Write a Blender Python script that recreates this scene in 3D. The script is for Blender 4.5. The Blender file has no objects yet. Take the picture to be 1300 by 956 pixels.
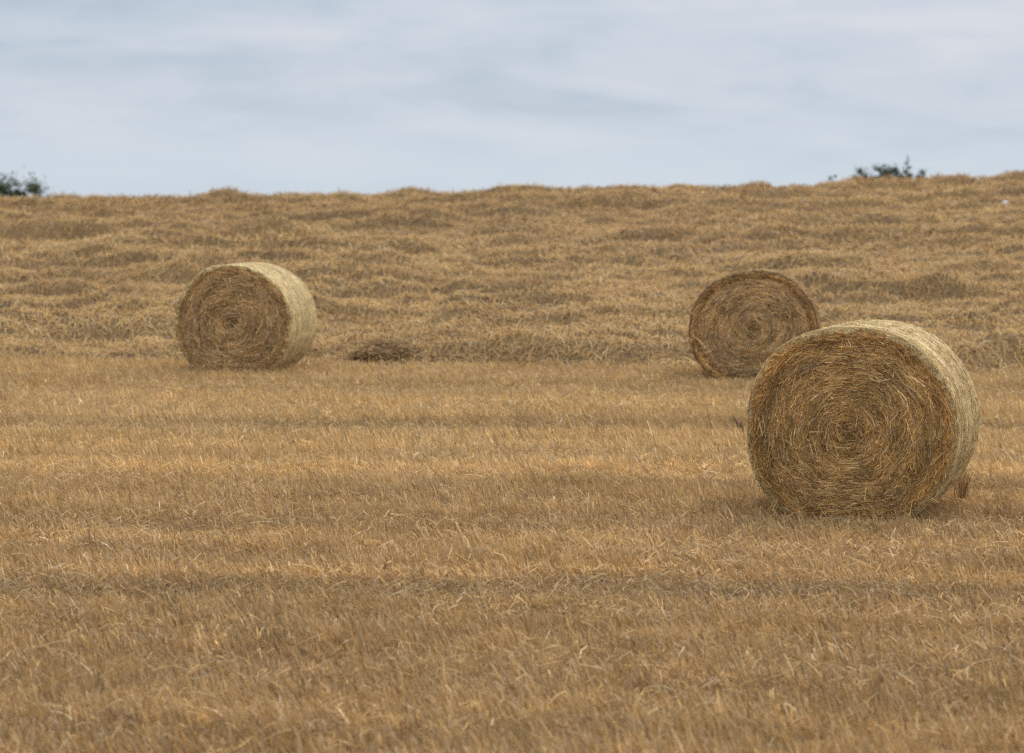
import bpy, math
import numpy as np

rng = np.random.default_rng(7)
PI = math.pi
SC = bpy.context.scene
COL = SC.collection
H_CAM = 2.25
F = 4080.0            # focal length in photograph pixels (1300 wide)
HOR = 236.0           # row of the level horizon


# ------------------------------------------------------------------ noise
def _hash(ix, iy, seed):
    h = (ix.astype(np.int64) * 374761393 + iy.astype(np.int64) * 668265263 + seed * 1274126177) & 0xFFFFFFFF
    h = ((h ^ (h >> 13)) * 1274126177) & 0xFFFFFFFF
    h = (h ^ (h >> 16)) & 0xFFFFFFFF
    return h / 2147483648.0 - 1.0


def vn(x, y, seed=0):
    x = np.asarray(x, float); y = np.asarray(y, float)
    x, y = np.broadcast_arrays(x, y)
    ix = np.floor(x); iy = np.floor(y)
    fx = x - ix; fy = y - iy
    ux = fx * fx * (3 - 2 * fx); uy = fy * fy * (3 - 2 * fy)
    a = _hash(ix, iy, seed); b = _hash(ix + 1, iy, seed)
    c = _hash(ix, iy + 1, seed); d = _hash(ix + 1, iy + 1, seed)
    return (a + (b - a) * ux) * (1 - uy) + (c + (d - c) * ux) * uy


def fbm(x, y, seed=0, o=3):
    s = 0; a = 1.0; t = 0
    for k in range(o):
        s = s + a * vn(x * 2 ** k + 13.7 * k, y * 2 ** k - 7.1 * k, seed + k); t += a; a *= .5
    return s / t


def smooth(t):
    t = np.clip(t, 0, 1); return t * t * (3 - 2 * t)


# ------------------------------------------------------------------ terrain
CREST = 90.0


def y_edge(x):
    return 39.6 - 0.30 * np.clip(x, -14, 14) + 0.5 * vn(x / 2.2, 0 * x, 31) + 0.15 * vn(x / .5, 0 * x, 32)


def z_crest(x):
    px = 650 + np.clip(x, -40, 40) / CREST * F
    row = np.interp(px, [-300, 0, 300, 450, 620, 700, 800, 900, 1100, 1300, 1600], [260, 255, 253, 249, 245, 242, 237, 238, 233, 227, 222])
    return H_CAM - .31 + (HOR - row) * CREST / F


def furrow(x, y):
    """wheel tracks and pressed lanes along the drill rows: -1 in the bottom of a track"""
    yy = y + .22 * vn(x / 3.1, 0 * y, 71) + .05 * vn(x / .7, y * 0, 72) + .02 * x
    d = 0
    for y0, w, a in ((14.9, .35, .35), (16.6, .3, .45), (17.75, .55, .65), (19.9, .45, .4), (21.3, .35, .55), (24.4, .5, .45), (29.6, .6, .8), (32.2, .5, .4), (35.0, .7, .6), (37.6, .5, .4)):
        d = d - a * np.exp(-((yy - y0) / w) ** 2) * np.clip(.65 + .7 * vn(x / 1.7, y0 + 0 * x, 76), 0, 1.2)
    return d


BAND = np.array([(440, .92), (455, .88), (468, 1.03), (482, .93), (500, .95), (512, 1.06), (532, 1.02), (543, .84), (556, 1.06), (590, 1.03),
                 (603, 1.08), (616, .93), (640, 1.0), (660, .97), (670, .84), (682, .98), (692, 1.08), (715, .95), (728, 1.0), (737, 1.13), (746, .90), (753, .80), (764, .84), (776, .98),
                 (800, .90), (830, .96), (870, .92), (960, .9)])  # lane tones by row; dark rows include stubble-wall shade painted into straw colour


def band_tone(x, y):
    """drill lanes of differently weathered straw; shaded stubble walls at tracks painted in too"""
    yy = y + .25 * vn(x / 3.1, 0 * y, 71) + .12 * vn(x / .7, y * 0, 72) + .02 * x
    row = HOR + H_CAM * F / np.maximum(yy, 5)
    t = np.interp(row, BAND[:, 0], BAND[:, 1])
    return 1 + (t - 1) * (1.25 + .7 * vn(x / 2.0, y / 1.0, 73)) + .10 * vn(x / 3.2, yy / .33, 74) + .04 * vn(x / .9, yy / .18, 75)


def swath_mask(x, y):
    return smooth((y - y_edge(x)) / .6)


def lumps(x, y):
    wy = y + 1.2 * vn(x / 7.0, y / 5.0, 3) + .3 * vn(x / 1.9, y / 2.0, 4)
    def saw(t, f):
        p = t - np.floor(t)
        return np.where(p < f, smooth(p / f), smooth((1 - p) / (1 - f)))
    ridge = saw(wy / 1.6, .14)
    amp = np.clip(.5 + .9 * vn(x / 2.6, y / 1.6, 5), 0, 1.2)
    h = .31 * ridge * (.12 + amp)
    w2 = y + .8 * vn(x / 1.6 + 9, y / 2.4, 14)
    h = h + .17 * saw(w2 / .95 + .5 * vn(x / 3.0, y / 3.0, 15), .16) * np.clip(.2 + 1.1 * vn(x / 1.0, y / .9, 16), 0, 1)
    ye_ = y - (39.6 - 0.30 * np.clip(x, -14, 14)) - .5 * vn(x / 2.2, 0 * x, 31)
    h = h + .08 * np.exp(-((ye_ - .55) / .45) ** 2) * (.7 + .5 * vn(x / .9, 0 * y, 17))
    h = h + .10 * np.maximum(0, vn(x / .7 + 5, y / .5, 6)) + .05 * vn(x / .4, y / .3, 7) + .02 * vn(x / .18, y / .13, 8)
    return h


def ground_z(x, y):
    x = np.asarray(x, float); y = np.asarray(y, float)
    ye = 39.6 - 0.30 * np.clip(x, -14, 14)
    s = (y - ye) / (CREST - ye)
    zc = z_crest(x)
    k = .10
    t = s * 1.06
    hh = np.clip(.5 + .5 * (1 - t) / k, 0, 1)
    g = t * hh + 1 * (1 - hh) - k * hh * (1 - hh)
    z = zc * np.where(s > 0, g, 0)
    z = z * smooth(s / .12 + .0) ** .35
    z = z - .0022 * np.maximum(0, y - CREST) ** 2
    z = np.where(y > CREST, np.maximum(z, -.4 - .014 * np.maximum(0, y - 130)), z)
    z = z + lumps(x, y) * swath_mask(x, y) * (y < 200)
    near = (1 - smooth((y - ye) / .5)) * (y > 3)
    z = z + near * (.05 * furrow(x, y) + .012 * fbm(x / .4, y / .4, 9))
    return z


# ------------------------------------------------------------------ mesh collector
class MB:
    def __init__(self):
        self.v = []; self.c = []; self.q = []; self.t = []; self.n = 0

    def add(self, v, c, quads=None, tris=None):
        v = np.asarray(v, np.float32).reshape(-1, 3); c = np.asarray(c, np.float32).reshape(-1, 3)
        if len(c) == 1: c = np.repeat(c, len(v), 0)
        self.v.append(v); self.c.append(c)
        if quads is not None and len(quads): self.q.append(np.asarray(quads, np.int32).reshape(-1, 4) + self.n)
        if tris is not None and len(tris): self.t.append(np.asarray(tris, np.int32).reshape(-1, 3) + self.n)
        self.n += len(v)

    def build(self, name, m, parent=None, smooth_shade=False):
        me = bpy.data.meshes.new(name)
        v = np.concatenate(self.v); c = np.concatenate(self.c)
        q = np.concatenate(self.q) if self.q else np.zeros((0, 4), np.int32)
        t = np.concatenate(self.t) if self.t else np.zeros((0, 3), np.int32)
        me.vertices.add(len(v)); me.vertices.foreach_set('co', v.ravel())
        loops = np.concatenate([q.ravel(), t.ravel()])
        me.loops.add(len(loops)); me.loops.foreach_set('vertex_index', loops)
        me.polygons.add(len(q) + len(t))
        starts = np.concatenate([np.arange(len(q)) * 4, len(q) * 4 + np.arange(len(t)) * 3]).astype(np.int32)
        me.polygons.foreach_set('loop_start', starts)
        me.polygons.foreach_set('use_smooth', np.full(len(starts), smooth_shade))
        me.update(calc_edges=True)
        at = me.color_attributes.new('Col', 'FLOAT_COLOR', 'POINT')
        at.data.foreach_set('color', np.concatenate([c, np.ones((len(c), 1), np.float32)], 1).ravel())
        me.materials.append(m)
        o = bpy.data.objects.new(name, me); COL.objects.link(o)
        if parent: o.parent = parent
        return o


def grid_quads(nu, nv, wrap_u=False):
    """vertices indexed v*nu+u"""
    U = np.arange(nu if wrap_u else nu - 1); V = np.arange(nv - 1)
    u, v = np.meshgrid(U, V); u = u.ravel(); v = v.ravel(); u2 = (u + 1) % nu
    return np.stack([v * nu + u, v * nu + u2, (v + 1) * nu + u2, (v + 1) * nu + u], 1)


def tubes(mb, pts, rad, col, sides=3):
    """pts (N,K,3), rad (N,K) or (N,), col (N,3) or (N,K,3)"""
    N, K = pts.shape[:2]
    rad = np.broadcast_to(np.asarray(rad).reshape(N, -1), (N, K))
    tan = np.gradient(pts, axis=1)
    tan /= np.linalg.norm(tan, axis=2, keepdims=True) + 1e-9
    ref = rng.normal(size=(N, 1, 3))
    a = np.cross(tan, ref); a /= np.linalg.norm(a, axis=2, keepdims=True) + 1e-9
    b = np.cross(tan, a)
    ang = np.arange(sides) * 2 * PI / sides
    ring = a[:, :, None] * np.cos(ang)[None, None, :, None] + b[:, :, None] * np.sin(ang)[None, None, :, None]
    v = pts[:, :, None] + ring * rad[:, :, None, None]
    if col.ndim == 2: col = np.repeat(col[:, None], K, 1)
    c = np.repeat(col[:, :, None], sides, 2)
    q = grid_quads(sides, K, True)
    Q = (np.arange(N) * K * sides)[:, None, None] + q[None]
    mb.add(v, c, quads=Q.reshape(-1, 4))


def ribbons(mb, pts, wid, side, col):
    """pts (N,K,3), side (N,3) unit vectors, wid (N,K)"""
    N, K = pts.shape[:2]
    off = side[:, None] * (wid * .5)[:, :, None]
    v = np.stack([pts - off, pts + off], 2)
    c = np.repeat(np.repeat(col[:, None, None], K, 1), 2, 2)
    q = grid_quads(2, K)
    Q = (np.arange(N) * K * 2)[:, None, None] + q[None]
    mb.add(v, c, quads=Q.reshape(-1, 4))


# ------------------------------------------------------------------ materials
def new_mat(name):
    m = bpy.data.materials.new(name); m.use_nodes = True
    nt = m.node_tree; b = nt.nodes['Principled BSDF']
    b.inputs['Specular IOR Level'].default_value = .25
    return m, nt, b


def straw_mat(name, rough=.7, nscale=40, namp=.25, transl=0.0):
    m, nt, b = new_mat(name)
    a = nt.nodes.new('ShaderNodeAttribute'); a.attribute_name = 'Col'
    tc = nt.nodes.new('ShaderNodeTexCoord')
    n = nt.nodes.new('ShaderNodeTexNoise'); n.inputs['Scale'].default_value = nscale; n.inputs['Detail'].default_value = 3
    mr = nt.nodes.new('ShaderNodeMapRange'); mr.inputs['From Min'].default_value = .25; mr.inputs['From Max'].default_value = .75
    mr.inputs['To Min'].default_value = 1 - namp; mr.inputs['To Max'].default_value = 1 + namp
    mx = nt.nodes.new('ShaderNodeVectorMath'); mx.operation = 'SCALE'
    L = nt.links.new
    L(tc.outputs['Object'], n.inputs['Vector']); L(n.outputs[0], mr.inputs[0])
    L(a.outputs['Color'], mx.inputs[0]); L(mr.outputs[0], mx.inputs['Scale'])
    L(mx.outputs[0], b.inputs['Base Color'])
    b.inputs['Roughness'].default_value = rough
    if transl > 0:
        out = nt.nodes['Material Output']
        tr = nt.nodes.new('ShaderNodeBsdfTranslucent'); L(mx.outputs[0], tr.inputs['Color'])
        ms = nt.nodes.new('ShaderNodeMixShader'); ms.inputs[0].default_value = transl
        L(b.outputs[0], ms.inputs[1]); L(tr.outputs[0], ms.inputs[2]); L(ms.outputs[0], out.inputs['Surface'])
    return m


M_STUB = straw_mat('dry_stubble', .65, 3.0, .08, .2)
M_SWATH = straw_mat('swathed_straw', .8, 2.0, .08, .1)
M_BALE = straw_mat('bale_straw', .6, 60, .2)
M_LEAF = straw_mat('leaf', .6, 4, .2, .25)
M_BARK = straw_mat('bark', .9, 12, .3)
M_STONE = straw_mat('pale_stone', .8, 30, .2)


def ground_mat():
    m, nt, b = new_mat('straw_littered_soil')
    L = nt.links.new
    tc = nt.nodes.new('ShaderNodeTexCoord')
    n1 = nt.nodes.new('ShaderNodeTexNoise'); n1.inputs['Scale'].default_value = 14; n1.inputs['Detail'].default_value = 8; n1.inputs['Roughness'].default_value = .75
    mp = nt.nodes.new('ShaderNodeMapping'); mp.inputs['Scale'].default_value = (1, 2.2, 1)
    n2 = nt.nodes.new('ShaderNodeTexNoise'); n2.inputs['Scale'].default_value = .5; n2.inputs['Detail'].default_value = 4
    r = nt.nodes.new('ShaderNodeValToRGB')
    e = r.color_ramp.elements
    e[0].position = .3; e[0].color = (.13, .078, .036, 1); e[1].position = .72; e[1].color = (.46, .32, .165, 1)
    r2 = nt.nodes.new('ShaderNodeValToRGB'); e = r2.color_ramp.elements
    e[0].position = .35; e[0].color = (.78, .78, .8, 1); e[1].position = .65; e[1].color = (1.1, 1.07, 1.0, 1)
    mu = nt.nodes.new('ShaderNodeMix'); mu.data_type = 'RGBA'; mu.blend_type = 'MULTIPLY'; mu.inputs[0].default_value = 1
    L(tc.outputs['Object'], mp.inputs[0]); L(mp.outputs[0], n1.inputs['Vector']); L(tc.outputs['Object'], n2.inputs['Vector'])
    L(n1.outputs[0], r.inputs[0]); L(n2.outputs[0], r2.inputs[0])
    L(r.outputs[0], mu.inputs[6]); L(r2.outputs[0], mu.inputs[7]); L(mu.outputs[2], b.inputs['Base Color'])
    bp = nt.nodes.new('ShaderNodeBump'); bp.inputs['Distance'].default_value = .05; bp.inputs['Strength'].default_value = .8
    L(n1.outputs[0], bp.inputs['Height']); L(bp.outputs[0], b.inputs['Normal'])
    b.inputs['Roughness'].default_value = .95
    return m


M_GROUND = ground_mat()


def tag(o, label=None, cat=None, group=None, kind=None):
    if label: o['label'] = label
    if cat: o['category'] = cat
    if group: o['group'] = group
    if kind: o['kind'] = kind
    return o


def empty(name, loc, rz=0):
    o = bpy.data.objects.new(name, None); COL.objects.link(o)
    o.location = loc; o.rotation_euler = (0, 0, rz); o.empty_display_size = .3
    return o


# ------------------------------------------------------------------ ground sheet
def axis_coords(lo, hi, step, far_lo, far_hi):
    mid = np.arange(lo, hi + step / 2, step)
    g = [];
    s = step; x = hi
    while x < far_hi:
        s *= 1.25; x += s; g.append(x)
    l = []; s = step; x = lo
    while x > far_lo:
        s *= 1.25; x -= s; l.append(x)
    return np.array(l[::-1] + list(mid) + g)


xs = axis_coords(-19, 19, .13, -1500, 1500)
ys = axis_coords(9, 104, .11, -400, 2500)
X, Y = np.meshgrid(xs, ys)
Z = ground_z(X, Y)
g = MB()
g.add(np.stack([X, Y, Z], -1), np.array([[.3, .2, .1]]), quads=grid_quads(len(xs), len(ys)))
tag(g.build('field_ground', M_GROUND, None, True), kind='structure')

# ------------------------------------------------------------------ bale placement
NEAR_D = 9180.0 / (652 - HOR)


def px_x(px, d): return (px - 650) / F * d


BALES = dict(
    near=dict(px=1080, d=21.4, th=15, a=.705, bt=.70, bb=.68, L=1.2),
    left=dict(px=295, d=38.3, th=11, a=.72, bt=.69, bb=.68, L=1.2),
    right=dict(px=957, d=36.9, th=7.5, a=.72, bt=.645, bb=.68, L=1.2),
)
for b_ in BALES.values():
    t = math.radians(b_['th']); b_['rz'] = -t
    fx = px_x(b_['px'], b_['d']); b_['face'] = (fx, b_['d'])
    b_['loc'] = (fx + math.sin(t) * b_['L'] / 2, b_['d'] + math.cos(t) * b_['L'] / 2)


def in_bale(x, y):
    r = np.zeros(x.shape, bool)
    for b_ in BALES.values():
        t = -b_['rz']; dx = x - b_['loc'][0]; dy = y - b_['loc'][1]
        v = dx * math.sin(t) + dy * math.cos(t); u = dx * math.cos(t) - dy * math.sin(t)
        r |= (np.abs(v) < b_['L'] / 2 - .05) & (np.abs(u) < .40)
    return r


# ------------------------------------------------------------------ stubble
PAL = np.array([[.68, .45, .185], [.56, .37, .16], [.50, .35, .205], [.34, .20, .085], [.78, .61, .36], [.62, .40, .15]]) * np.array([.985, 1.01, 1.075])


def straw_col(n, x, y, w, lo=.2):
    """w: palette weights"""
    idx = rng.choice(len(PAL), n, p=np.array(w) / sum(w))
    c = PAL[idx] * np.exp(rng.normal(0, lo, n))[:, None]
    return c


def scatter(y0, y1, dens, margin):
    """uniform in the wedge seen by the camera, plus a margin"""
    k = .178
    wmax = k * y1 + margin
    n = int((y1 - y0) * 2 * wmax * dens)
    x = rng.uniform(-wmax, wmax, n); y = rng.uniform(y0, y1, n)
    m = np.abs(x) < k * y + margin
    return x[m], y[m]


def stubble_zone(mb, y0, y1, dens, margin, wid, two_seg, hscale=1.0):
    x, y = scatter(y0, y1, dens, margin)
    # drill rows
    row = .135
    y = np.round(y / row) * row + rng.normal(0, .022, len(y)) + .01 * x
    # tufts along the row, and thin places
    keep = rng.random(len(x)) < .72 + .4 * vn(x / .09, y / .12, 41) + .25 * vn(x / .8, y / .5, 42)
    keep &= (y < y_edge(x) + .15) & ~in_bale(x, y)
    x = x[keep]; y = y[keep]; n = len(x)
    f = furrow(x, y)
    press = np.clip(-f, 0, 1)
    lie = rng.random(n) < .09 + .6 * press + .12 * vn(x / 1.3, y / .7, 43)
    hn = 1 + .22 * vn(x / .5, y / .35, 44) + .12 * vn(x / 2, y / .8, 45)
    h = np.clip(rng.normal(.076, .021, n), .025, .16) * hn * hscale * (1 - .35 * press)
    long_ = rng.random(n) < .012
    h[long_] *= rng.uniform(1.3, 2.2, long_.sum())
    tilt = np.radians(np.where(lie, rng.uniform(62, 88, n), np.abs(rng.normal(28, 13, n))))
    az = np.where(lie, rng.uniform(-PI, PI, n), PI + rng.normal(0, .6, n) + .6 * vn(x / .7, y / .7, 46))
    h = np.where(lie, h * rng.uniform(.7, 1.5, n), h)
    d = np.stack([np.sin(tilt) * np.cos(az), np.sin(tilt) * np.sin(az), np.cos(tilt)], 1)
    z = ground_z(x, y) + np.where(lie, rng.uniform(.005, .05, n), -.01)
    p0 = np.stack([x, y, z], 1)
    p1 = p0 + d * h[:, None]
    # bent middle
    side = np.stack([np.cos(rng.uniform(-.9, .9, n)), np.sin(rng.uniform(-.9, .9, n)), rng.normal(0, .15, n)], 1)
    side = side - d * (side * d).sum(1, keepdims=True); side /= np.linalg.norm(side, axis=1, keepdims=True)
    w = rng.uniform(.6, 1.5, n) * wid
    blend = np.clip(.5 + .5 * fbm(x / 1.6, y / .6, 47) * 1.7, 0, 1)
    tuftc = np.exp(.18 * vn(x / .035, y / .1, 48) + .10 * vn(x / .15, y / .2, 49))[:, None]
    a = straw_col(n, x, y, [5, 4, 2, 1.3, 1.0, 4], .26) * tuftc
    b = straw_col(n, x, y, [3, 5, 3.5, 3, 1.0, 2], .26) * tuftc
    # nearer than the bale the straw is browner and slightly darker, further off more golden
    gold = smooth((y - 20.5) / 6)
    bl = np.clip(blend * .8 + .35 * (1 - gold) + .5 * press - .15, 0, 1)[:, None]
    c = a * (1 - bl) + b * bl
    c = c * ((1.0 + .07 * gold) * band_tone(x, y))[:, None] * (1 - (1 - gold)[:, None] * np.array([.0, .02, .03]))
    if two_seg:
        pm = (p0 + p1) / 2 + rng.normal(0, 1, (n, 3)) * (h * .035)[:, None] + np.array([0, 0, 1]) * (h * .05)[:, None]
        P = np.stack([p0, pm, p1], 1)
        W = np.stack([w, w, w * rng.uniform(.3, 1, n)], 1)
    else:
        P = np.stack([p0, p1], 1); W = np.stack([w, w * rng.uniform(.2, .9, n)], 1)
    ribbons(mb, P, W, side, c)


mb = MB()
stubble_zone(mb, 10.2, 26, 3900, 1.2, .0047, True)
stubble_zone(mb, 26, 44.5, 1700, 1.6, .0062, False, 1.05)
# long loose straws lying on the stubble
x, y = scatter(11, 40, 1.6, 1.0)
m = ~in_bale(x, y) & (y < y_edge(x)); x = x[m]; y = y[m]; n = len(x)
az = rng.uniform(-PI, PI, n); ln = rng.uniform(.12, .30, n)
k = np.linspace(-.5, .5, 5)
px_ = x[:, None] + np.cos(az)[:, None] * ln[:, None] * k
py_ = y[:, None] + np.sin(az)[:, None] * ln[:, None] * k
pz_ = ground_z(x, y)[:, None] + .06 + rng.uniform(-.03, .03, n)[:, None] + (k[None] * rng.normal(0, .25, n)[:, None] * ln[:, None]) - (k ** 2)[None] * .08
tubes(mb, np.stack([px_, py_, pz_], 2), rng.uniform(.0013, .0022, n), PAL[4] * np.exp(rng.normal(-.1, .2, n))[:, None])
tag(mb.build('stubble', M_STUB), 'short golden cereal stubble covering the level field around the bales', 'stubble', kind='stuff')

# ------------------------------------------------------------------ swathed straw on the slope
mb = MB()


def swath_zone(mb, y0, y1, dens, wid, margin, lscale):
    x, y = scatter(y0, y1, dens, margin)
    m = (y > y_edge(x) - .05) & ~in_bale(x, y)
    x = x[m]; y = y[m]; n = len(x)
    hl = lumps(x, y)
    z = ground_z(x, y)
    tuft = vn(x / .25, y / .2, 52)
    az = rng.uniform(-PI, PI, n) * .5 + np.where(rng.random(n) < .5, 0, PI) + .8 * vn(x / .6, y / .5, 53)
    el = np.radians(np.clip(rng.normal(4 + 8 * tuft, 10, n), -10, 70))
    d = np.stack([np.cos(el) * np.cos(az), np.cos(el) * np.sin(az), np.sin(el)], 1)
    h = rng.uniform(.08, .20, n) * lscale
    e_ = .12
    gx = (ground_z(x + e_, y) - ground_z(x - e_, y)) / (2 * e_); gy = (ground_z(x, y + e_) - ground_z(x, y - e_)) / (2 * e_)
    N_ = np.stack([-gx, -gy, np.ones(n)], 1); N_ /= np.linalg.norm(N_, axis=1, keepdims=True)
    d[:, 2] += gx * d[:, 0] + gy * d[:, 1]; d /= np.linalg.norm(d, axis=1, keepdims=True)
    p0 = np.stack([x, y, z + rng.uniform(-.01, .03, n)], 1)
    p1 = p0 + d * h[:, None]; pm = (p0 + p1) / 2 + np.array([0, 0, .02])
    pm[:, 2] += rng.uniform(0, .03, n)
    side = np.cross(N_, d) + rng.normal(0, .2, (n, 3)); side -= d * (side * d).sum(1, keepdims=True); side /= np.linalg.norm(side, axis=1, keepdims=True)
    a = straw_col(n, x, y, [5, 5, 2, .8, 1.4, 3], .11) * np.array([1.05, 1.03, .98])
    b = straw_col(n, x, y, [1.5, 5, 3, 3, .2, 2], .14) * np.array([.90, .84, .80])
    # patches of old grey-brown swath among bright fresh ones; mix darkens towards the crest
    bl = np.clip(.35 + .7 * fbm(x / 2.3, y / 1.1, 54) + .4 * vn(x / .6, y / .35, 55) + .35 * smooth((y - 50) / 35), 0, 1)[:, None]
    c = a * (1 - bl) + b * bl
    w = rng.uniform(.6, 1.4, n) * wid
    ribbons(mb, np.stack([p0, pm, p1], 1), np.stack([w, w, w * .4], 1), side, c)


swath_zone(mb, 37, 56, 620, .010, 1.6, 1.0)
swath_zone(mb, 56, 76, 340, .014, 1.6, 1.15)
swath_zone(mb, 76, 97, 300, .017, 1.5, 1.2)
tag(mb.build('cut_straw', M_SWATH), 'lumpy rows of cut straw lying on the rising slope behind the bales', 'cut straw', kind='stuff')


# ------------------------------------------------------------------ bales
def profile(B, phi, r=1.0):
    c = np.cos(phi); s = np.sin(phi)
    e = 2 / 2.12
    x = B['a'] * np.sign(c) * np.abs(c) ** e
    z = np.where(s >= 0, B['bt'] * np.abs(s) ** e, -B['bb'] * np.abs(s) ** e)
    lim = .60
    z = np.where(z < -lim, -lim - (1 - np.exp(-(-z - lim) / .03)) * .03, z)
    sag = 1 + .012 * np.sin(phi * 3 + B['ph']) + .008 * np.sin(phi * 5 + 2 * B['ph'])
    return x * r * sag, z * r * np.where(s > 0, sag, 1) + .625


def face_y(B, r, phi, sgn=-1):
    """outward height of the end over the nominal plane"""
    rel = .045 * (1 - r ** 2) + .012 * vn(r * 15 + 1.2 * np.sin(phi + B['ph']), np.cos(phi) * r * 9, B['seed']) + .018 * vn(r * np.cos(phi) * 5, r * np.sin(phi) * 5, B['seed'] + 1) + .008 * vn(r * np.cos(phi) * 17, r * np.sin(phi) * 17, B['seed'] + 2)
    rel = rel - .018 * np.exp(-(r / .07) ** 2)
    edge = B.get('recess', 0)
    rel = rel - edge * np.exp(-((r - .90) / .035) ** 2)
    rel = rel - B.get('drop', .05) * smooth((r - .93) / .07)
    return rel


def end_face(B, root, sgn, n, rad, K=5):
    mb = MB()
    L = B['L']
    nr, nf = 46, 160
    rr = np.linspace(0.001, .985, nr); ph = np.arange(nf) * 2 * PI / nf
    P, R = np.meshgrid(ph, rr)
    x, z = profile(B, P, R)
    yo = face_y(B, R, P) - .012
    v = np.stack([x, sgn * (L / 2 + yo), z], -1)
    dk = np.array([.26, .155, .07])
    mb.add(v, dk[None] * (1 + .3 * fbm(R * 20, P * 4, 3))[..., None].reshape(-1, 1), quads=grid_quads(nf, nr, True))
    # strands laid round and round
    r = np.sqrt(rng.uniform(0, .985 ** 2, n)); r = np.where(rng.random(n) < .15, rng.uniform(.86, .99, n), r)
    ph = rng.uniform(0, 2 * PI, n)
    ln = rng.uniform(*B.get('slen', (.05, .20)), n) * np.where(r < .15, .6, 1)
    dev = rng.normal(0, .19, n) + .2 * vn(r * np.cos(ph) * 6, r * np.sin(ph) * 6, B['seed'] + 3)
    st = rng.random(n)
    dev = np.where(st < .2, rng.normal(0, .65, n), dev)
    dev = np.where(r < .13, rng.uniform(-PI, PI, n) * (1 - r / .13) + dev, dev)
    curl = rng.random(n) < .08
    k = np.linspace(-.5, .5, K)
    a = .7
    dphi = (ln * np.cos(dev) / (a * np.maximum(r, .1)))[:, None] * k[None]
    dr = (ln * np.sin(dev) / a)[:, None] * k[None] + (-.02 * ln)[:, None]
    dr = dr + (np.where(curl, rng.normal(0, .25, n), rng.normal(0, .03, n)) * ln)[:, None] * (k[None] ** 2 - .1) * 4
    Rr = np.clip(r[:, None] + dr, 0, 1.0); Pp = ph[:, None] + dphi
    x, z = profile(B, Pp, Rr)
    lift = np.clip(rng.gamma(1.6, .005, n), 0, .04)
    end = np.where(rng.random(n) < .25, rng.uniform(0, .05, n), rng.uniform(0, .012, n))
    yo = face_y(B, r, ph)[:, None] + lift[:, None] + end[:, None] * np.maximum(0, k * rng.choice([-1, 1], n)[:, None] * 2) ** 2 - .006
    v = np.stack([x, sgn * (L / 2 + yo), z], -1)
    v[..., 2] = np.maximum(v[..., 2], .004)
    pal = B['pal']
    idx = rng.choice(len(pal), n, p=B['w'])
    tone = np.exp(rng.normal(0, .22, n) + .20 * vn(r * 16 + np.sin(ph), r * np.cos(ph) * 5, B['seed'] + 5) + .22 * vn(r * np.cos(ph) * 7, r * np.sin(ph) * 7, B['seed'] + 6))
    c = pal[idx] * tone[:, None]
    rim = smooth((r - .80) / .12)[:, None]
    c = c * (1 - rim) + c * np.array(B['rimtint']) * rim
    core = np.exp(-(r / .10) ** 2)[:, None]
    c = c * (1 - .12 * core)
    tubes(mb, v, rng.uniform(.6, 1.5, n) * rad, c)
    # whiskers sticking out of the end
    m = B['whisk']
    r = np.sqrt(rng.uniform(.02, .97, m)); ph = rng.uniform(0, 2 * PI, m)
    x, z = profile(B, ph, r); y0 = L / 2 + face_y(B, r, ph)
    p0 = np.stack([x, sgn * y0, z], 1)
    d = np.stack([rng.normal(0, 1, m), sgn * np.abs(rng.normal(0, .35, m)), rng.normal(-.25, 1, m)], 1)
    d /= np.linalg.norm(d, axis=1, keepdims=True)
    ln = rng.uniform(.05, .17, m); kk = np.linspace(0, 1, 5)
    sag = np.zeros((m, 5, 3)); sag[:, :, 2] = -(kk ** 2)[None] * (ln * rng.uniform(0, .5, m))[:, None]
    v = p0[:, None] + d[:, None] * (ln[:, None] * kk)[:, :, None] + sag
    v[..., 1] = np.where(sgn * v[..., 1] < L / 2 + .005, sgn * (L / 2 + .01), v[..., 1])
    v[..., 2] = np.maximum(v[..., 2], .004)
    tubes(mb, v, rng.uniform(.7, 1.1, m) * rad, B['pal'][0] * np.exp(rng.normal(.15, .25, m))[:, None])
    return mb.build('straw_end', M_BALE, root)


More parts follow.
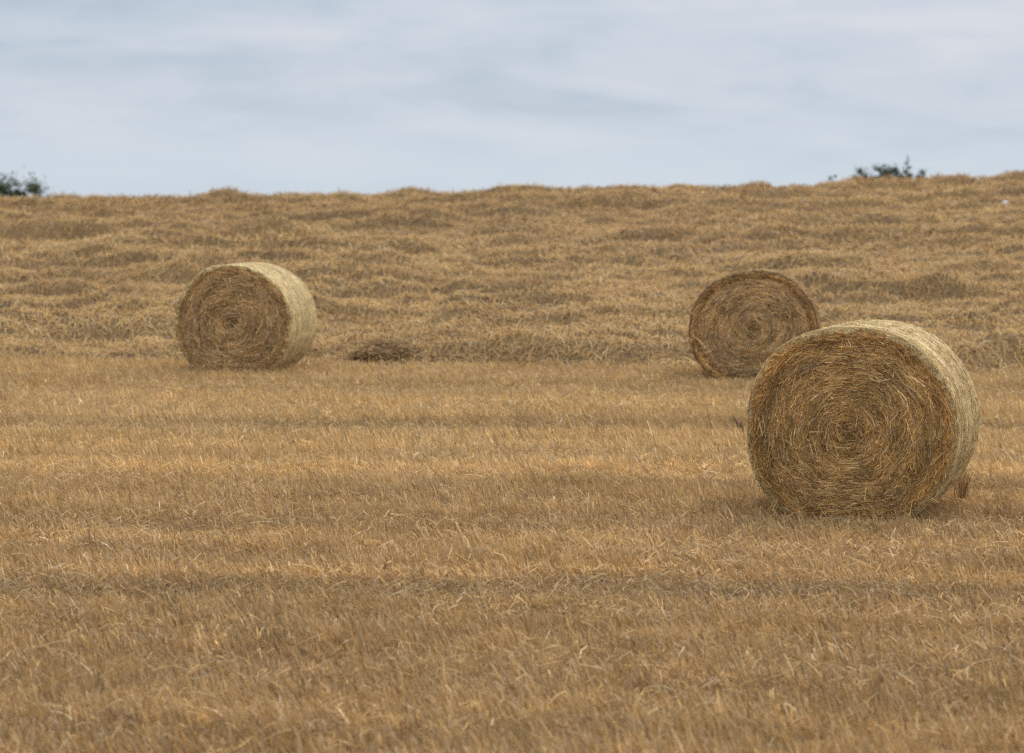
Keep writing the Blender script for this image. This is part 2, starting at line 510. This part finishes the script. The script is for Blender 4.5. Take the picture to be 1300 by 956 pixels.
def wrap_mat(name, kind):
    m, nt, b = new_mat(name)
    L = nt.links.new
    a = nt.nodes.new('ShaderNodeAttribute'); a.attribute_name = 'Col'
    tc = nt.nodes.new('ShaderNodeTexCoord')
    mp = nt.nodes.new('ShaderNodeMapping')
    mp.inputs['Scale'].default_value = (1, 1, 1) if kind == 'speckle' else (.35, 1, .35)
    n = nt.nodes.new('ShaderNodeTexNoise'); n.inputs['Scale'].default_value = 85 if kind == 'speckle' else 40
    n.inputs['Detail'].default_value = 4; n.inputs['Roughness'].default_value = .8
    r = nt.nodes.new('ShaderNodeValToRGB'); e = r.color_ramp.elements
    if kind == 'speckle':
        e[0].position = .34; e[0].color = (.30, .27, .20, 1); e[1].position = .62; e[1].color = (1.2, 1.12, 1.02, 1)
        x = e.new(.46); x.color = (.80, .80, .66, 1)
    elif kind == 'net':
        e[0].position = .30; e[0].color = (.70, .67, .55, 1); e[1].position = .66; e[1].color = (1.15, 1.1, 1.0, 1)
    else:
        e[0].position = .34; e[0].color = (.4, .36, .3, 1); e[1].position = .66; e[1].color = (1.2, 1.15, 1.1, 1)
    mu = nt.nodes.new('ShaderNodeMix'); mu.data_type = 'RGBA'; mu.blend_type = 'MULTIPLY'; mu.inputs[0].default_value = 1
    L(tc.outputs['Object'], mp.inputs[0]); L(mp.outputs[0], n.inputs['Vector']); L(n.outputs[0], r.inputs[0])
    L(a.outputs['Color'], mu.inputs[6]); L(r.outputs[0], mu.inputs[7]); L(mu.outputs[2], b.inputs['Base Color'])
    bp = nt.nodes.new('ShaderNodeBump'); bp.inputs['Distance'].default_value = .01; bp.inputs['Strength'].default_value = .9
    L(n.outputs[0], bp.inputs['Height']); L(bp.outputs[0], b.inputs['Normal'])
    b.inputs['Roughness'].default_value = .55
    return m


def side_wrap(B, root, mat, base, kind, nstr, rad):
    mb = MB(); L = B['L']
    nf, ny = 320, 60
    ph = np.arange(nf) * 2 * PI / nf
    t = np.linspace(0, 1, ny)
    # cross-section: over the rounded shoulder at each end
    sh = .055
    yy = []; rr = []
    for q in t:
        s = q * (L + 2 * sh) - sh
        if s < sh * .6:
            u = (s + sh) / (1.6 * sh); yy.append(-L / 2 + sh * .6 * (1 - math.cos(u * PI / 2)) * 1.0 - .004); rr.append(.945 + .055 * math.sin(u * PI / 2))
        elif s > L - sh * .6:
            u = (L + sh - s) / (1.6 * sh); yy.append(L / 2 - sh * .6 * (1 - math.cos(u * PI / 2)) + .004); rr.append(.945 + .055 * math.sin(u * PI / 2))
        else:
            yy.append(-L / 2 + s); rr.append(1.0)
    yy = np.array(yy); rr = np.array(rr)
    P, T = np.meshgrid(ph, np.arange(ny))
    Yv = yy[T]; Rv = rr[T]
    per = np.sin(P) * 4; per2 = np.cos(P) * 4
    bump = .006 * vn(per * .6 + 2, Yv * 1.6 + per2 * .5, B['seed'] + 17) + .009 * vn(per * 2 + per2 * 1.3, Yv * 9, B['seed'] + 11) + .004 * vn(per * 6 - per2 * 5, Yv * 30, B['seed'] + 12)
    edge = .010 * vn(per * 5 + 9, per2 * 5, B['seed'] + 13)
    x, z = profile(B, P, Rv + bump)
    v = np.stack([x, Yv + edge * (Rv < .999), np.maximum(z, .003)], -1)
    tone = 1 + .10 * vn(Yv * 22, per, B['seed'] + 14) + .12 * fbm(per * 1.5, Yv * 5 + per2, B['seed'] + 15)
    c = np.array(base)[None, None] * tone[..., None]
    gr = np.clip(.5 + vn(per + 3, Yv * 4 + per2, B['seed'] + 16), 0, 1)[..., None] * B['green']
    gr = np.clip(gr + B['green'] * .8 * (Rv < .999)[..., None], 0, .9)
    c = c * (1 - gr) + np.array([.33, .37, .23]) * gr
    mb.add(v, c.reshape(-1, 3), quads=grid_quads(nf, ny, True))
    # straws trapped under / poking through
    n = nstr
    ph = rng.uniform(-.25 * PI, 1.25 * PI, n); y0 = rng.uniform(-L / 2 + .01, L / 2 - .01, n)
    ln = rng.uniform(.02, .10, n); dev = rng.normal(0, .45, n)
    k = np.linspace(-.5, .5, 3)
    Pp = ph[:, None] + (ln * np.cos(dev) / .7)[:, None] * k; Yy = np.clip(y0[:, None] + (ln * np.sin(dev))[:, None] * k, -L / 2 - .01, L / 2 + .01)
    x, z = profile(B, Pp, 1.002 + rng.uniform(-.002, .009, n)[:, None] + (k[None] ** 2) * rng.uniform(0, .03, n)[:, None])
    cc = np.array(B['sidestraw']) * np.exp(rng.normal(0, .3, n))[:, None]
    tubes(mb, np.stack([x, Yy, np.maximum(z, .004)], -1), rng.uniform(.7, 1.2, n) * rad, cc)
    # frayed straw hanging over the shoulder of the near end
    n = B['fray']
    ph = rng.uniform(0, 2 * PI, n)
    ln = rng.uniform(.04, .12, n)
    k = np.linspace(0, 1, 4)
    dph = rng.normal(0, .9, n) * ln
    rr_ = 1.0 + B.get('shag', 0) * rng.random(n)[:, None] - (ln * rng.uniform(.0, .8, n))[:, None] * k + .012 * np.sin(k * PI) * rng.uniform(0, 1.5, n)[:, None]
    x, z = profile(B, ph[:, None] + dph[:, None] * k * 1.5, rr_)
    yv = -L / 2 + .02 - (.03 + ln * rng.uniform(0, .35, n))[:, None] * k
    tubes(mb, np.stack([x, yv, np.maximum(z, .004)], -1), rng.uniform(.7, 1.2, n) * rad, np.array(B['sidestraw']) * np.exp(rng.normal(-.05, .3, n))[:, None])
    o = mb.build('net_wrap' if kind != 'rough' else 'straw_side', mat, root, True)
    if kind != 'rough':
        # the net itself: lines drawn round the bale, tied by short zigzags
        nb = MB()
        nl = int(L / .024); kf = 150
        ph = np.linspace(0, 2 * PI, kf + 1)
        rows = []
        for i in range(nl):
            yl = -L / 2 + .012 + i * (L - .024) / (nl - 1)
            x, z = profile(B, ph, 1.009 + .003 * vn(ph * 9, yl * 40, 5))
            rows.append(np.stack([x, yl + .004 * np.sin(ph * 30 + i * PI), np.maximum(z, .004)], 1))
        rows = np.array(rows)
        tubes(nb, rows, np.full(nl, .0013), np.tile(B['netcol'], (nl, 1)) * np.exp(rng.normal(0, .25, nl))[:, None])
        zz = []
        for i in range(nl - 1):
            m_ = np.stack([rows[i, ::2], rows[i + 1, ::2]], 0)
            zig = np.where((np.arange(m_.shape[1]) % 2)[:, None] == 0, m_[0], m_[1]); zz.append(zig)
        tubes(nb, np.array(zz), np.full(len(zz), .0009), np.tile(B['netcol'], (len(zz), 1)) * .9)
        nb.build('net_cord', M_NET, o, False)
    return o


M_NET = straw_mat('bale_net_cord', .4, 20, .1)
gold_pal = np.array([[.64, .43, .17], [.54, .35, .155], [.50, .36, .22], [.31, .19, .085], [.72, .53, .27], [.57, .35, .13]]) * np.array([1.05, 1.035, .98])
grey_pal = np.array([[.66, .45, .20], [.56, .38, .18], [.54, .39, .24], [.34, .22, .11], [.72, .54, .28], [.56, .36, .15]]) * 1.03

NB = BALES['near']; NB.update(seed=100, slen=(.03, .15), ph=1.0, pal=gold_pal, w=[.27, .22, .19, .10, .10, .12], rimtint=(1.0, .92, .80), whisk=260,
                              green=.16, sidestraw=(.72, .55, .31), fray=500, netcol=(.84, .68, .40))
LB = BALES['left']; LB.update(seed=200, ph=2.3, pal=grey_pal, w=[.24, .26, .24, .10, .05, .11], rimtint=(.92, .85, .75), whisk=120,
                              green=.07, sidestraw=(.55, .47, .29), fray=220, netcol=(.80, .65, .40))
RB = BALES['right']; RB.update(seed=300, ph=4.1, pal=grey_pal, w=[.24, .26, .26, .08, .06, .10], rimtint=(.98, .88, .74), whisk=160, recess=.05, shag=.035, drop=-.01,
                               green=.0, sidestraw=(.52, .35, .17), fray=1500, netcol=(.6, .5, .3))


def bale(B, label, n, rad, base, kind, nstr):
    gz = 0.0
    root = empty('straw_bale', (B['loc'][0], B['loc'][1], gz - .012), B['rz'])
    tag(root, label, 'straw bale', 'round straw bales standing in the field')
    end_face(B, root, -1, n, rad)
    end_face(B, root, 1, n // 4, rad * 1.6)
    side_wrap(B, root, wrap_mat('bale_wrap_' + kind, kind), base, kind, nstr, rad)
    return root


bale(NB, 'largest and nearest round straw bale, sharp coiled end and pale speckled net wrap, at right', 27000, .0018, (.90, .70, .40), 'speckle', 5000)
bale(LB, 'left round straw bale with smooth pale yellow-green net wrap showing on its right side', 9000, .0030, (.80, .65, .35), 'net', 1200)
bale(RB, 'brown straw bale with shaggy rim and no pale wrap, partly behind the nearest bale', 9500, .0030, (.58, .40, .20), 'rough', 5000)


# ------------------------------------------------------------------ tufts and clumps
def tuft(name, px, d, n, h, spread, lean, label, col, width=.0025, cat='tuft'):
    x0 = px_x(px, d); z0 = float(ground_z(np.array([x0]), np.array([d]))[0])
    root_loc = (x0, d, z0 - .01)
    mb = MB()
    k = np.linspace(0, 1, 5)
    b = rng.normal(0, spread, (n, 3)); b[:, 2] = 0
    hh = h * rng.uniform(.6, 1.05, n)
    dx = (lean + rng.normal(0, .13, n)) * hh; dy = rng.normal(0, .12, n) * hh
    v = b[:, None] + np.stack([dx[:, None] * k ** 1.4, dy[:, None] * k ** 1.4, hh[:, None] * k], 2)
    tubes(mb, v, width * (1 - .5 * k)[None] * rng.uniform(.7, 1.3, n)[:, None], np.array(col) * np.exp(rng.normal(0, .35, n))[:, None])
    o = mb.build(name, M_STUB); o.location = root_loc
    return tag(o, label, cat)


tuft('stalk_tuft', 1222, 22.6, 60, .26, .022, .08, 'upright tuft of brown stalks on the stubble right beside the nearest bale', (.44, .29, .13))
tuft('stalk_tuft', 947, 29.0, 36, .19, .012, -.62, 'small dark leaning tuft just left of the nearest bale, in the stubble behind', (.28, .19, .11), .003)


def straw_heap(px, d, w, h, label, col):
    x0 = px_x(px, d); z0 = float(ground_z(np.array([x0]), np.array([d]))[0])
    mb = MB()
    n = 1500
    a = rng.uniform(0, 2 * PI, n); r = np.sqrt(rng.random(n)); zz = np.sqrt(1 - r ** 2) * rng.random(n) ** .4
    lump = .7 + .4 * vn(np.cos(a) * r * 3, np.sin(a) * r * 2, 77)
    p0 = np.stack([np.cos(a) * r * w / 2, np.sin(a) * r * .25, zz * h * lump], 1)
    d_ = rng.normal(0, 1, (n, 3)); d_[:, 2] = np.abs(d_[:, 2]) * .7 - .4; d_[:, 0] *= 1.3
    d_ /= np.linalg.norm(d_, axis=1, keepdims=True)
    ln = rng.uniform(.06, .2, n)
    k = np.linspace(-.5, .5, 4)
    v = p0[:, None] + d_[:, None] * (ln[:, None] * k)[:, :, None]
    v[..., 2] += -.02 * (k * 2) ** 2
    v[..., 2] = np.maximum(v[..., 2], -.03)
    tubes(mb, v, rng.uniform(.002, .0045, n), np.array(col) * np.exp(rng.normal(0, .4, n))[:, None])
    o = mb.build('straw_heap', M_SWATH); o.location = (x0, d, z0)
    return tag(o, label, 'straw heap')


straw_heap(493, 40.25, 1.0, .21, 'low brown matted straw heap at the foot of the slope right of the left bale', (.40, .275, .145))

# small pale stone near the crest
sx, sy = px_x(1275, 75.5), 75.5
nu, nv_ = 18, 10
mb = MB()
u = np.arange(nu) * 2 * PI / nu; w = np.linspace(.02, PI - .02, nv_)
U, W = np.meshgrid(u, w)
R = 1 + .16 * vn(np.cos(U) * 2 + 3, np.sin(U) * 2 + W * 1.5, 5)
mb.add(np.stack([.075 * R * np.sin(W) * np.cos(U), .07 * R * np.sin(W) * np.sin(U), .075 * R * np.cos(W)], -1), np.array([[.72, .68, .62]]), quads=grid_quads(nu, nv_, True))
o = mb.build('stone', M_STONE, None, True); o.location = (sx, sy, float(ground_z(np.array([sx]), np.array([sy]))[0]) + .12)
tag(o, 'small whitish stone lying on the straw just below the crest at far right', 'stone')


# ------------------------------------------------------------------ trees behind the crest
def tree(px, d, top, crown_w, crown_h, nleaf, label, clumps, trunk=.05, leafcol=(.10, .125, .075), leaf=.05, group='trees behind the crest'):
    x0 = px_x(px, d); gz = float(ground_z(np.array([x0]), np.array([d]))[0])
    H = top - gz
    root = empty('tree', (x0, d, gz - .03))
    tag(root, label, 'tree', group)
    tb = MB()
    k = np.linspace(0, 1, 7)
    cz = H - crown_h / 2
    P = np.stack([.12 * np.sin(k * 3 + px) * H * .15, .05 * np.sin(k * 5) * k, k * cz], 1)[None]
    tubes(tb, P, (trunk * (1 - .55 * k))[None], np.array([[.10, .085, .065]]), 8)
    top_p = P[0, -1]
    cl = np.array(clumps, float)       # (x, z, radius) fractions of the crown box, z from its bottom
    C = np.stack([cl[:, 0] * crown_w / 2, rng.uniform(-.3, .3, len(cl)) * crown_w / 2, H - crown_h + cl[:, 1] * crown_h], 1)
    Rr = cl[:, 2] * crown_w / 2
    kb = np.linspace(0, 1, 6)
    for c, r in zip(C, Rr):
        st = P[0, rng.integers(3, 7)]
        mid = (st + c) / 2 + rng.normal(0, .08, 3)
        pts = (1 - kb)[:, None] ** 2 * st + 2 * (kb * (1 - kb))[:, None] * mid + kb[:, None] ** 2 * c
        tubes(tb, pts[None], (trunk * .45 * (1 - .75 * kb))[None], np.array([[.10, .085, .065]]), 6)
        m = 9
        dd = rng.normal(size=(m, 3)); dd[:, 2] = np.abs(dd[:, 2]) + .3; dd /= np.linalg.norm(dd, axis=1, keepdims=True)
        pt = c[None, None] + dd[:, None] * (r * 1.15 * rng.uniform(.6, 1.1, m)[:, None] * kb)[:, :, None]
        tubes(tb, pt, (trunk * .14 * (1 - .7 * kb))[None] * np.ones((m, 1)), np.tile([[.09, .08, .06]], (m, 1)), 4)
    tb.build('trunk', M_BARK, root)
    lb = MB()
    w = Rr ** 2 / (Rr ** 2).sum()
    ci = rng.choice(len(C), nleaf, p=w)
    dd = rng.normal(size=(nleaf, 3)); dd /= np.linalg.norm(dd, axis=1, keepdims=True)
    rad = np.abs(rng.normal(0, .62, nleaf))
    pos = C[ci] + dd * (Rr[ci] * rad)[:, None] * np.array([1, 1, .85])
    hole = vn(pos[:, 0] * 4 + px, pos[:, 2] * 4, 9) + .6 * vn(pos[:, 1] * 5, pos[:, 0] * 6, 10)
    pos = pos[hole > -.25]; n = len(pos)
    a = rng.normal(size=(n, 3)); a[:, 2] += .4; a /= np.linalg.norm(a, axis=1, keepdims=True)
    b = np.cross(a, rng.normal(size=(n, 3))); b /= np.linalg.norm(b, axis=1, keepdims=True)
    s = leaf * rng.uniform(.6, 1.3, n)[:, None]
    v = np.stack([pos - a * s, pos - b * s * .45, pos + a * s, pos + b * s * .45], 1)
    c = np.array(leafcol) * np.exp(rng.normal(0, .3, n))[:, None]
    lb.add(v, np.repeat(c[:, None], 4, 1), quads=np.arange(n * 4).reshape(-1, 4))
    lb.build('crown', M_LEAF, root)
    return root


TD = 124.0


def top_at(row, d=TD): return H_CAM + (HOR - row) * d / F


tree(6, TD, top_at(220), 3.9, 2.1, 17000, 'dark leafy tree crown showing over the crest at the left edge', [(-.75, .5, .40), (-.35, .66, .42), (0, .72, .36), (.25, .68, .34), (.42, .46, .42), (.3, .3, .4), (.60, .72, .28), (.78, .50, .28), (.88, .25, .22), (0, .3, .45), (-.5, .2, .4), (.1, .12, .5), (.6, .15, .4)], .09, leaf=.06)
tree(1056, TD, top_at(215), .45, .6, 160, 'faint tiny leafy twig top above the crest, leftmost of the right-hand trees', [(-.4, .5, .5), (.5, .6, .35), (0, .2, .4)], .02, leaf=.04)
tree(1094, TD, top_at(209), .95, .85, 1000, 'small leafy tree top above the crest, just left of the dense dark one', [(-.2, .75, .42), (.35, .5, .45), (-.1, .3, .55), (.6, .25, .4), (-.6, .45, .3)], .03, leaf=.05)
tree(1122, TD, top_at(207), 1.8, 1.0, 4600, 'dense dark rounded tree top on the crest, widest of the right-hand trees', [(-.85, .3, .3), (-.6, .5, .33), (-.3, .72, .3), (.05, .64, .38), (.42, .72, .28), (.1, .25, .6), (.7, .42, .35), (-.4, .25, .5), (.85, .22, .3)], .05, leaf=.055)
tree(1151, TD, top_at(195), 1.0, 1.6, 1700, 'slender tree with a tall thin spire rising highest above the crest', [(.0, .94, .07), (.06, .86, .10), (-.04, .78, .13), (.10, .68, .17), (-.10, .58, .22), (.2, .48, .28), (-.35, .36, .4), (.45, .28, .45), (0, .15, .55)], .03, leaf=.045)
tree(1168, TD, top_at(211), .75, .75, 1100, 'low rounded tree top at the right end of the right-hand trees on the crest', [(-.4, .5, .5), (.15, .7, .42), (.5, .35, .45), (-.1, .25, .6)], .03, leaf=.05)

# ------------------------------------------------------------------ camera
cam = bpy.data.cameras.new('camera'); co = bpy.data.objects.new('camera', cam); COL.objects.link(co)
co.location = (0, 0, H_CAM)
pitch = math.atan((478 - HOR) / F)
co.rotation_euler = (PI / 2 - pitch, 0, 0)
cam.sensor_width = 36; cam.lens = F * 36 / 1300
cam.clip_start = .1; cam.clip_end = 5000
cam.dof.use_dof = True; cam.dof.focus_distance = 22.0; cam.dof.aperture_fstop = 3.4
SC.camera = co

# ------------------------------------------------------------------ sky and light
SUN_EL, SUN_AZ = 50.0, 38.0        # azimuth clockwise from +Y (north)
wd = bpy.data.worlds.new('World'); SC.world = wd; wd.use_nodes = True
nt = wd.node_tree; L = nt.links.new
bg = nt.nodes['Background']; bg.inputs['Strength'].default_value = .1
sky = nt.nodes.new('ShaderNodeTexSky'); sky.sky_type = 'NISHITA'; sky.sun_disc = False
sky.sun_elevation = math.radians(SUN_EL); sky.sun_rotation = math.radians(SUN_AZ)
tc = nt.nodes.new('ShaderNodeTexCoord')
sp = nt.nodes.new('ShaderNodeSeparateXYZ'); L(tc.outputs['Generated'], sp.inputs[0])


def mth(op, a, b=None, clamp=False):
    n = nt.nodes.new('ShaderNodeMath'); n.operation = op; n.use_clamp = clamp
    for i, s in enumerate((a, b)):
        if s is None: continue
        if isinstance(s, (int, float)): n.inputs[i].default_value = s
        else: L(s, n.inputs[i])
    return n.outputs[0]


zc_ = mth('MAXIMUM', sp.outputs[2], 0.0)
den = mth('ADD', zc_, .20)
inv = mth('DIVIDE', 1.0, den)
vm = nt.nodes.new('ShaderNodeVectorMath'); vm.operation = 'SCALE'; L(tc.outputs['Generated'], vm.inputs[0]); L(inv, vm.inputs['Scale'])


def cloud_noise(scale, detail, loc, sxyz=(1, 1, 0.0), dist=0.0):
    mp = nt.nodes.new('ShaderNodeMapping'); mp.inputs['Location'].default_value = loc; mp.inputs['Scale'].default_value = sxyz
    L(vm.outputs[0], mp.inputs[0])
    n = nt.nodes.new('ShaderNodeTexNoise'); n.inputs['Scale'].default_value = scale; n.inputs['Detail'].default_value = detail
    n.inputs['Roughness'].default_value = .5; n.inputs['Distortion'].default_value = dist
    L(mp.outputs[0], n.inputs['Vector']); return n.outputs[0]


n1 = cloud_noise(1.7, 6, (3.3, 1.7, 0), (.9, 1.0, 0), .6)
n2 = cloud_noise(5.5, 6, (7.3, 4.1, 0), (1.1, .9, 0), .4)
dens_ = mth('ADD', mth('MULTIPLY', n1, .68), mth('MULTIPLY', n2, .32))
ramp = nt.nodes.new('ShaderNodeValToRGB'); L(dens_, ramp.inputs[0])
e = ramp.color_ramp.elements
e[0].position = .37; e[0].color = (.455, .54, .65, 1); e[1].position = .63; e[1].color = (.68, .705, .775, 1)
m_ = e.new(.5); m_.color = (.57, .64, .74, 1)
# paler towards the horizon
hz = nt.nodes.new('ShaderNodeMapRange'); L(sp.outputs[2], hz.inputs[0]); hz.interpolation_type = 'SMOOTHSTEP'
hz.inputs['From Min'].default_value = 0.0; hz.inputs['From Max'].default_value = .035; hz.inputs['To Min'].default_value = .75; hz.inputs['To Max'].default_value = 0.0
mixh = nt.nodes.new('ShaderNodeMix'); mixh.data_type = 'RGBA'; L(hz.outputs[0], mixh.inputs[0]); L(ramp.outputs[0], mixh.inputs[6]); mixh.inputs[7].default_value = (.645, .73, .81, 1)
# an overcast sky is brighter overhead than at the horizon
zen = mth('MULTIPLY', mth('ADD', 1.0, mth('MULTIPLY', mth('MAXIMUM', mth('SUBTRACT', sp.outputs[2], .08), 0.0), 1.45)), 10.0)
vs = nt.nodes.new('ShaderNodeVectorMath'); vs.operation = 'SCALE'; L(mixh.outputs[2], vs.inputs[0]); L(zen, vs.inputs['Scale'])
neu = nt.nodes.new('ShaderNodeMapRange'); L(sp.outputs[2], neu.inputs[0]); neu.inputs['From Min'].default_value = .1; neu.inputs['From Max'].default_value = .5
ntn = nt.nodes.new('ShaderNodeMix'); ntn.data_type = 'RGBA'; ntn.blend_type = 'MULTIPLY'; L(neu.outputs[0], ntn.inputs[0]); L(vs.outputs[0], ntn.inputs[6]); ntn.inputs[7].default_value = (1.08, 1.0, .90, 1)
mixs = nt.nodes.new('ShaderNodeMix'); mixs.data_type = 'RGBA'; mixs.inputs[0].default_value = .94
L(sky.outputs[0], mixs.inputs[6]); L(ntn.outputs[2], mixs.inputs[7]); L(mixs.outputs[2], bg.inputs['Color'])

sl = bpy.data.lights.new('sun', 'SUN'); sl.energy = 1.5; sl.angle = math.radians(28); sl.color = (1, .93, .82)
so = bpy.data.objects.new('sun', sl); COL.objects.link(so)
az = math.radians(SUN_AZ); el = math.radians(SUN_EL)
from mathutils import Vector
dv = Vector((math.sin(az) * math.cos(el), math.cos(az) * math.cos(el), math.sin(el)))
so.rotation_euler = dv.to_track_quat('Z', 'Y').to_euler(); so.location = dv * 60

SC.view_settings.view_transform = 'Standard'; SC.view_settings.look = 'None'; SC.view_settings.gamma = 1; SC.view_settings.exposure = 0
SC.cycles.use_denoising = False
SC.cycles.max_bounces = 6; SC.cycles.diffuse_bounces = 3; SC.cycles.transmission_bounces = 3
SC.cycles.caustics_reflective = False; SC.cycles.caustics_refractive = False
